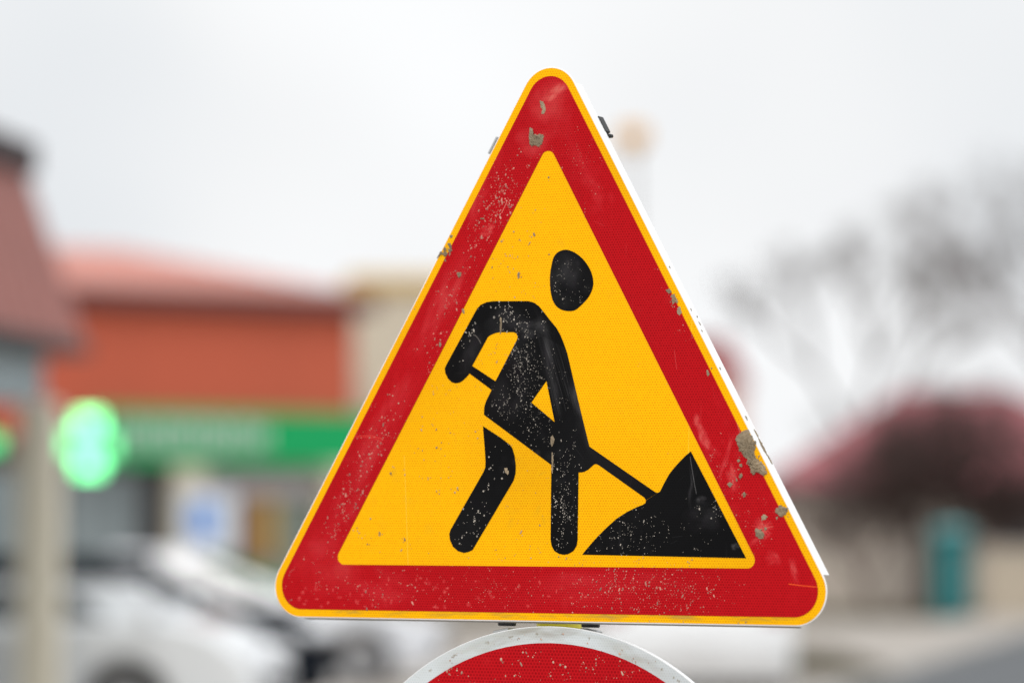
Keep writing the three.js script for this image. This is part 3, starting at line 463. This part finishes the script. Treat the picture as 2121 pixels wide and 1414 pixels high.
function inPoly(v, x, y) { let k = false; for (let i = 0, j = v.length - 1; i < v.length; j = i++) if ((v[i].y > y) !== (v[j].y > y) && x < (v[j].x - v[i].x) * (y - v[i].y) / (v[j].y - v[i].y) + v[i].x) k = !k; return k; }
const TRI = [roundTriangle(0.0008, 0.041), roundTriangle(0.0105, 0.0325), roundTriangle(0.0719, 0.0104)], BLACK = Object.fromEntries(Object.entries(OUTLINE).map(([k, s]) => [k, pts(s)]));
const SIGN_AT = [0.04086, 1.81067, -5.09766], SIGN_TURN = new THREE.Euler(-0.03251, -0.52711, -0.00551, 'YXZ');
const sign = thing('roadworks_sign', 'triangular red and yellow roadworks sign with black digging figure, splashed with mud', 'road sign', SIGN_AT); sign.rotation.copy(SIGN_TURN);
{
  const T = 0.0022;
  part('plate', new THREE.ExtrudeGeometry(shapeOf(roundTriangle(-0.0004, 0.0425)), { depth: T - 0.0016, bevelEnabled: true, bevelThickness: 0.0008, bevelSize: 0.0012, bevelOffset: 0, bevelSegments: 3 }).translate(0, 0, -T + 0.0008), aluWhite, sign).userData.label = 'white aluminium plate behind the sheeting';
  const flat = (v, holes, z) => signUV(new THREE.ShapeGeometry(shapeOf(v, holes), 12).translate(0, 0, z));
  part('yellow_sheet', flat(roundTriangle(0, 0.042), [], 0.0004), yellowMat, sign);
  part('red_border', flat(roundTriangle(0.01003, 0.033), [roundTriangle(0.01003 + 0.06156, 0.0105).reverse()], 0.0008), redMat, sign);
  const O = Object.fromEntries(Object.entries(OUTLINE).map(([k, s]) => [k, pts(s)]));
  const head = new THREE.CatmullRomCurve3(O.head.map((p) => new THREE.Vector3(p.x, p.y, 0)), true).getPoints(90).slice(0, -1).map((p) => new THREE.Vector2(p.x, p.y));
  const symbol = part('worker_symbol', flat(O.body, [O.armhole, O.elbowhole], 0.0008), blackMat, sign); symbol.userData.label = 'black figure bending over a shovel';
  part('head', flat(head, [], 0.0008), blackMat, symbol); part('lower_leg', flat(O.leg, [], 0.0008), blackMat, symbol); part('spoil_heap', flat(O.pile, [], 0.0008), blackMat, symbol);
  // folded stiffening flanges along the straight edges
  const flange = (len, mid, turn, depth) => new RoundedBoxGeometry(len, 0.0018, depth, 2, 0.0006).translate(mid, AP + 0.0002, -depth / 2 - 0.0012).rotateZ(turn);
  part('right_flange', flange(0.752, 0, -Math.PI / 3, 0.0195), aluWhite, sign); part('left_flange', flange(0.752, 0, Math.PI / 3, 0.0195), aluWhite, sign);
  part('bottom_flange', new RoundedBoxGeometry(0.752, 0.0018, 0.0195, 2, 0.0006).translate(0, 0, -0.00975).rotateX(-0.11).translate(0, -AP - 0.0006, -0.0012), mat([0.3, 0.29, 0.28], 0.7), sign);  // darker than the side flanges: underside shade is put into its colour
  // rail across the back that sticks out at both sides near the top
  part('mounting_rail', [rbox(0.13, 0.03, 0.006, 0.002, -0.01, 0.39, -0.024), rbox(0.13, 0.006, 0.016, 0.002, -0.01, 0.402, -0.03), rbox(0.13, 0.006, 0.016, 0.002, -0.01, 0.378, -0.03)], aluGrey, sign);
  part('rail_hook', [rbox(0.0075, 0.025, 0.014, 0.0015, 0, 0.003, 0).rotateZ(0.52).translate(0.069, 0.3975, -0.026), rbox(0.008, 0.005, 0.01, 0.002, 0.0785, 0.3855, -0.026), rbox(0.012, 0.01, 0.006, 0.001, 0.06, 0.396, -0.03)], blackMetal, sign);
  part('rail_end', [rbox(0.003, 0.026, 0.01, 0.001).rotateZ(-0.52).translate(-0.1, 0.3812, -0.027), rbox(0.02, 0.006, 0.006, 0.001, -0.09, 0.384, -0.03)], aluGrey, sign);
  for (const x of [-0.066, 0.062]) part('clamp', [rbox(0.026, 0.05, 0.007, 0.002, x, -0.2425, -0.03), rbox(0.026, 0.006, 0.03, 0.002, x, -0.2425, -0.04), cyl(0.006, 0.006, 0.012, 0, -0.006, 0, 6).rotateX(Math.PI / 2).translate(x, -0.24, -0.02)], blackMetal, sign);
}
function mudSplat(name, v, height, z, parent, seed, rough = 0.0005) {        // a lump with an uneven surface over a traced outline
  const r = rng(seed), c = new THREE.Vector2(); for (const p of v) c.add(p); c.divideScalar(v.length);
  const ring = []; for (let i = 0; i < v.length; i++) { const p = v[i], q = v[(i + 1) % v.length], n = Math.max(2, Math.round(p.distanceTo(q) / 0.0011)); for (let j = 0; j < n; j++) { const t = j / n; const x = p.x + (q.x - p.x) * t, y = p.y + (q.y - p.y) * t, o = Math.min(0.0022, Math.max(0.0006, height * 0.9)); ring.push(new THREE.Vector2(x + fbm(x * 420, y * 420, seed + 5, 3) * o * 2 + (r() - 0.5) * rough, y + fbm(x * 420, y * 420, seed + 9, 3) * o * 2 + (r() - 0.5) * rough)); } }
  const levels = [[1, -0.0003], [0.985, 0.4], [0.92, 0.7], [0.82, 0.9], [0.7, 1], [0.57, 0.9], [0.44, 1.05], [0.3, 0.85], [0.15, 0.95]], P = [], idx = [], n = ring.length;
  levels.forEach(([s, h], l) => ring.forEach((p) => { const x = c.x + (p.x - c.x) * s, y = c.y + (p.y - c.y) * s; P.push(x, y, z + (l ? height * h * Math.max(0.15, 0.75 + 1.5 * fbm(x * 300, y * 300, seed, 3) + 0.6 * fbm(x * 900, y * 900, seed, 2)) + (r() - 0.5) * rough * 0.7 : -0.0004)); }));
  P.push(c.x, c.y, z + height);
  for (let l = 0; l < levels.length - 1; l++) for (let i = 0; i < n; i++) { const a = l * n + i, b = l * n + (i + 1) % n; idx.push(a, b, a + n, b, b + n, a + n); }
  for (let i = 0; i < n; i++) idx.push((levels.length - 1) * n + i, (levels.length - 1) * n + (i + 1) % n, levels.length * n);
  const flip = THREE.ShapeUtils.isClockWise(ring); if (flip) for (let i = 0; i < idx.length; i += 3) [idx[i], idx[i + 1]] = [idx[i + 1], idx[i]];
  const g = new THREE.BufferGeometry(); g.setAttribute('position', new THREE.Float32BufferAttribute(P, 3)); g.setIndex(idx); signUV(g); g.computeVertexNormals();
  return part(name, toCreasedNormals(g, 0.9), mudMat, parent);
}
{
  const H = { a: 2.2, b: 1, c: 2.6, d: 3.4, e: 2.6, f: 2, g: 1.2, m: 2.2, n: 1.4, o: 1.4 };
  let i = 0; for (const [k, s] of Object.entries(SPLATS)) { const m = mudSplat('mud_splat', pts(s), (H[k] ?? 0.9) / 1000, 0.0008, sign, 200 + i++); if (k === 'c') m.userData.label = 'largest grey brown mud patch on the right red border'; if (k === 'a') m.userData.label = 'boot shaped mud lump under the apex'; }
  { // crumbs broken off around the larger patches
    const r = rng(400); for (const [cx, cy, rx, ry, n] of [[312, -35, 20, 26, 26], [355, -115, 12, 10, 12], [326, -140, 12, 12, 10], [-18, 384, 16, 14, 8], [295, -75, 10, 22, 12], [194, 160, 9, 14, 9], [-155, 240, 9, 14, 8]]) for (let i = 0; i < n; i++) { const x = (cx + (r() + r() - 1) * rx) / 1000, y = (cy + (r() + r() - 1) * ry) / 1000, q = 0.0006 + Math.pow(r(), 3) * 0.0026; if (!inPoly(TRI[0], x, y)) continue; const v = []; for (let j = 0; j < 7; j++) { const t = j / 7 * 6.283, k = q * (0.6 + r() * 0.7); v.push(new THREE.Vector2(x + Math.cos(t) * k, y + Math.sin(t) * k * 1.2)); } mudSplat('mud_crumb', v, q * 0.6, 0.0008, sign, 500 + i, 0.0002); }
  }
  // mud caught on the outside of the right flange
  const fl = new THREE.Group(), n = new THREE.Vector3(Math.sqrt(3) / 2, 0.5, 0); fl.name = 'flange_mud'; fl.position.copy(n.clone().multiplyScalar(AP + 0.0012)); fl.quaternion.setFromRotationMatrix(new THREE.Matrix4().makeBasis(new THREE.Vector3(-0.5, Math.sqrt(3) / 2, 0), new THREE.Vector3(0, 0, 1), n)); sign.add(fl);
  const strip = (x, y, l, w, s) => { const r = rng(s), v = []; for (let j = 0; j < 12; j++) { const t = j / 12 * 6.283; v.push(new THREE.Vector2(x + Math.cos(t) * l * (0.7 + r() * 0.5), y + Math.sin(t) * w * (0.6 + r() * 0.6))); } mudSplat('mud_splat', v, 0.001, 0, fl, s, 0.0004); };
  strip(-0.168, -0.015, 0.008, 0.0018, 301); strip(-0.186, -0.014, 0.013, 0.003, 302); strip(-0.206, -0.016, 0.007, 0.0016, 303); strip(-0.145, -0.008, 0.004, 0.001, 304); strip(0.0, -0.011, 0.003, 0.0008, 305); strip(-0.012, -0.007, 0.002, 0.0008, 306); strip(0.02, -0.006, 0.0025, 0.0007, 307); strip(-0.07, -0.004, 0.002, 0.0008, 308); strip(0.01, -0.014, 0.0016, 0.0007, 309); strip(0.085, -0.006, 0.0018, 0.0007, 310);
}
function speckles(which, z, seed, tone) {                                   // dried splash droplets: small domes
  const r = rng(seed), P = [], C = [], gauss = () => { let s = 0; for (let i = 0; i < 3; i++) s += r(); return (s - 1.5) * 1.35; };
  const dome = (x, y, a, b, turn, h) => {
    const n = 7, c = Math.cos(turn), s = Math.sin(turn), ring = (k, zz) => Array.from({ length: n }, (_, i) => { const t = i / n * 6.2832, u = Math.cos(t) * a * k, v = Math.sin(t) * b * k; return [x + u * c - v * s, y + u * s + v * c, zz]; });
    const A = ring(1, z - 0.0006), B = ring(0.97, z + h * 0.4), D = ring(0.6, z + h), top = [x, y, z + h * 1.12], k = 0.5 + r() * 0.95, col = tone.map((t) => t * k);
    const tri = (p, q, w) => { P.push(...p, ...q, ...w); C.push(...col, ...col, ...col); };
    for (let i = 0; i < n; i++) { const j = (i + 1) % n; tri(A[i], A[j], B[j]); tri(A[i], B[j], B[i]); tri(B[i], B[j], D[j]); tri(B[i], D[j], D[i]); tri(D[i], D[j], top); }
  };
  for (const [s, cx, cy, rx, ry, rot, n, r0, r1] of CLUSTERS) {
    if (!which.includes(s)) continue;
    const t = rot * Math.PI / 180, c = Math.cos(t), sn = Math.sin(t);
    const m = Math.round(n * 0.66); let lx = 0, ly = 0;
    for (let i = 0; i < m; i++) {
      const near = i && r() < 0.4, u = gauss() * rx, v = gauss() * ry, x = near ? lx + gauss() * 0.004 : (cx + u * c - v * sn) / 1000, y = near ? ly + gauss() * 0.005 : (cy + u * sn + v * c) / 1000; lx = x; ly = y;
      if (!inside(s, x, y)) continue;
      const q = 0.9 * (r0 + (r1 - r0) * 1.25 * Math.pow(r(), 4.2)), e = r() < 0.16 ? 1.4 + r() * 1.6 : 0.85 + r() * 0.4;
      dome(x, y, q / 1000, q * e / 1000, (r() - 0.5) * 1.2, q * 0.00045);
    }
  }
  const g = new THREE.BufferGeometry(); g.setAttribute('position', new THREE.Float32BufferAttribute(P, 3)); g.setAttribute('color', new THREE.Float32BufferAttribute(C, 3)); g.setAttribute('uv', new THREE.Float32BufferAttribute(new Float32Array(P.length / 3 * 2), 2)); g.computeVertexNormals(); return toCreasedNormals(g, 1.2);
}
const onBlack = (x, y) => (inPoly(BLACK.body, x, y) && !inPoly(BLACK.armhole, x, y) && !inPoly(BLACK.elbowhole, x, y)) || inPoly(BLACK.head, x, y) || inPoly(BLACK.leg, x, y) || inPoly(BLACK.pile, x, y);
function inside(s, x, y) {
  if (s === 'c') return Math.hypot(x - 0.0155, y + 0.629) < 0.359;
  if (!inPoly(TRI[0], x, y)) return false;
  const inner = inPoly(TRI[2], x, y), red = inPoly(TRI[1], x, y) && !inner, black = onBlack(x, y);
  return s === 'k' ? black : s === 'r' ? red : !red && !black;
}
const dropMat = new THREE.MeshPhysicalMaterial({ vertexColors: true, roughness: 0.5 });
for (const [w, tone, seed, name] of [[['k'], [0.34, 0.31, 0.27], 91, 'dust_specks'], [['r'], [0.46, 0.2, 0.155], 92, 'dust_specks'], [['y'], [0.36, 0.25, 0.13], 93, 'dust_specks']]) part(name, speckles(w, 0.0008, seed, tone), dropMat, sign).userData.kind = 'stuff';

// ---------------------------------------------------------------- round sign under it and the post
const disc = (R0, R1, z, a0 = 0, a1 = Math.PI * 2) => signUV((R0 ? new THREE.RingGeometry(R0, R1, 128, 1, a0, a1) : new THREE.CircleGeometry(R1, 128)).translate(0, 0, z));
const round = thing('round_sign', 'round red prohibition sign with white rim under the triangle, cut by the bottom edge', 'road sign'); round.rotation.copy(SIGN_TURN);
const localToWorld = (x, y, z) => new THREE.Vector3(x, y, z).applyEuler(SIGN_TURN).add(new THREE.Vector3(...SIGN_AT));
round.position.copy(localToWorld(0.0155, -0.629, -0.004));
{
  const R = 0.361, profile = [[0, -0.0016], [R - 0.0006, -0.0016], [R + 0.0008, -0.001], [R + 0.0012, -0.0002], [R + 0.0008, 0.0003], [0, 0.0003]].map(([a, b]) => new THREE.Vector2(a, b));
  part('plate', new THREE.LatheGeometry(profile, 128).rotateX(Math.PI / 2), aluWhite, round);
  part('rim_flange', new THREE.LatheGeometry([[R - 0.0002, -0.008], [R + 0.001, -0.008], [R + 0.001, -0.0004], [R - 0.0002, -0.0004]].map(([a, b]) => new THREE.Vector2(a, b)), 128).rotateX(Math.PI / 2), aluWhite, round);
  const whiteSheet = gloss(sheeting('#cfd6d9', '#c3cacd', 0.3, 'rgba(120,108,90,', (smear, hair, r) => { smear(10, 352, 120, 9, 0, 0.25); smear(-120, 325, 60, 16, -0.4, 0.14); smear(120, 325, 60, 14, 0.4, 0.14); for (let i = 0; i < 22; i++) { const t = 0.6 + r() * 2; smear(Math.cos(t) * 352, Math.sin(t) * 352, 1 + r() * 2.5, 1 + r() * 2, 0, 0.4); } }, 75));
  part('white_rim', disc(0.3395, R, 0.0007), whiteSheet, round);
  const face = signUV(new THREE.CircleGeometry(0.34, 128).translate(0, 0, 0)); { const u = face.attributes.uv; for (let i = 0; i < u.count; i++) u.setXY(i, u.getX(i) * 0.8 + 0.05, u.getY(i) * 0.8 - 0.13); }
  part('red_face', face.translate(0, 0, 0.0011), new THREE.MeshPhysicalMaterial({ map: redMat.map, roughness: 0.42, specularIntensity: 0.15 }), round);
  part('white_bar', rbox(0.5, 0.11, 0.0008, 0.0003, 0, 0, 0.0014), whiteSheet, round);
  for (const [x, y, t] of [[-0.08, 0.352, 0.2], [0.053, 0.354, -0.16]]) part('bracket', rbox(0.024, 0.0035, 0.02, 0.0012).rotateZ(t).translate(x, y + 0.003, -0.016), aluGrey, round);
  part('dust_specks', speckles(['c'], 0.0011, 94, [0.42, 0.27, 0.2]).translate(-0.0155, 0.629, 0), dropMat, round).userData.kind = 'stuff';
}
{
  const foot = localToWorld(-0.011, -1.81067 / Math.cos(0.0325), -0.075);
  const post = thing('sign_post', 'yellow round steel post carrying the triangular and the round sign', 'post', [foot.x, 0, foot.z]); post.rotation.copy(SIGN_TURN);
  part('tube', cyl(0.0305, 0.0305, 2.06, 0, 0.02, 0, 40), mat([0.66, 0.58, 0.03], 0.5), post);
  part('cap', new THREE.SphereGeometry(0.0308, 24, 10, 0, 6.283, 0, 1.571).scale(1, 0.4, 1).translate(0, 2.08, 0), blackMetal, post);
  part('base_plate', rbox(0.4, 0.09, 0.7, 0.02, 0, 0.045, 0), mat([0.03, 0.03, 0.032], 0.9), post);
}

renderer.render(scene, camera);
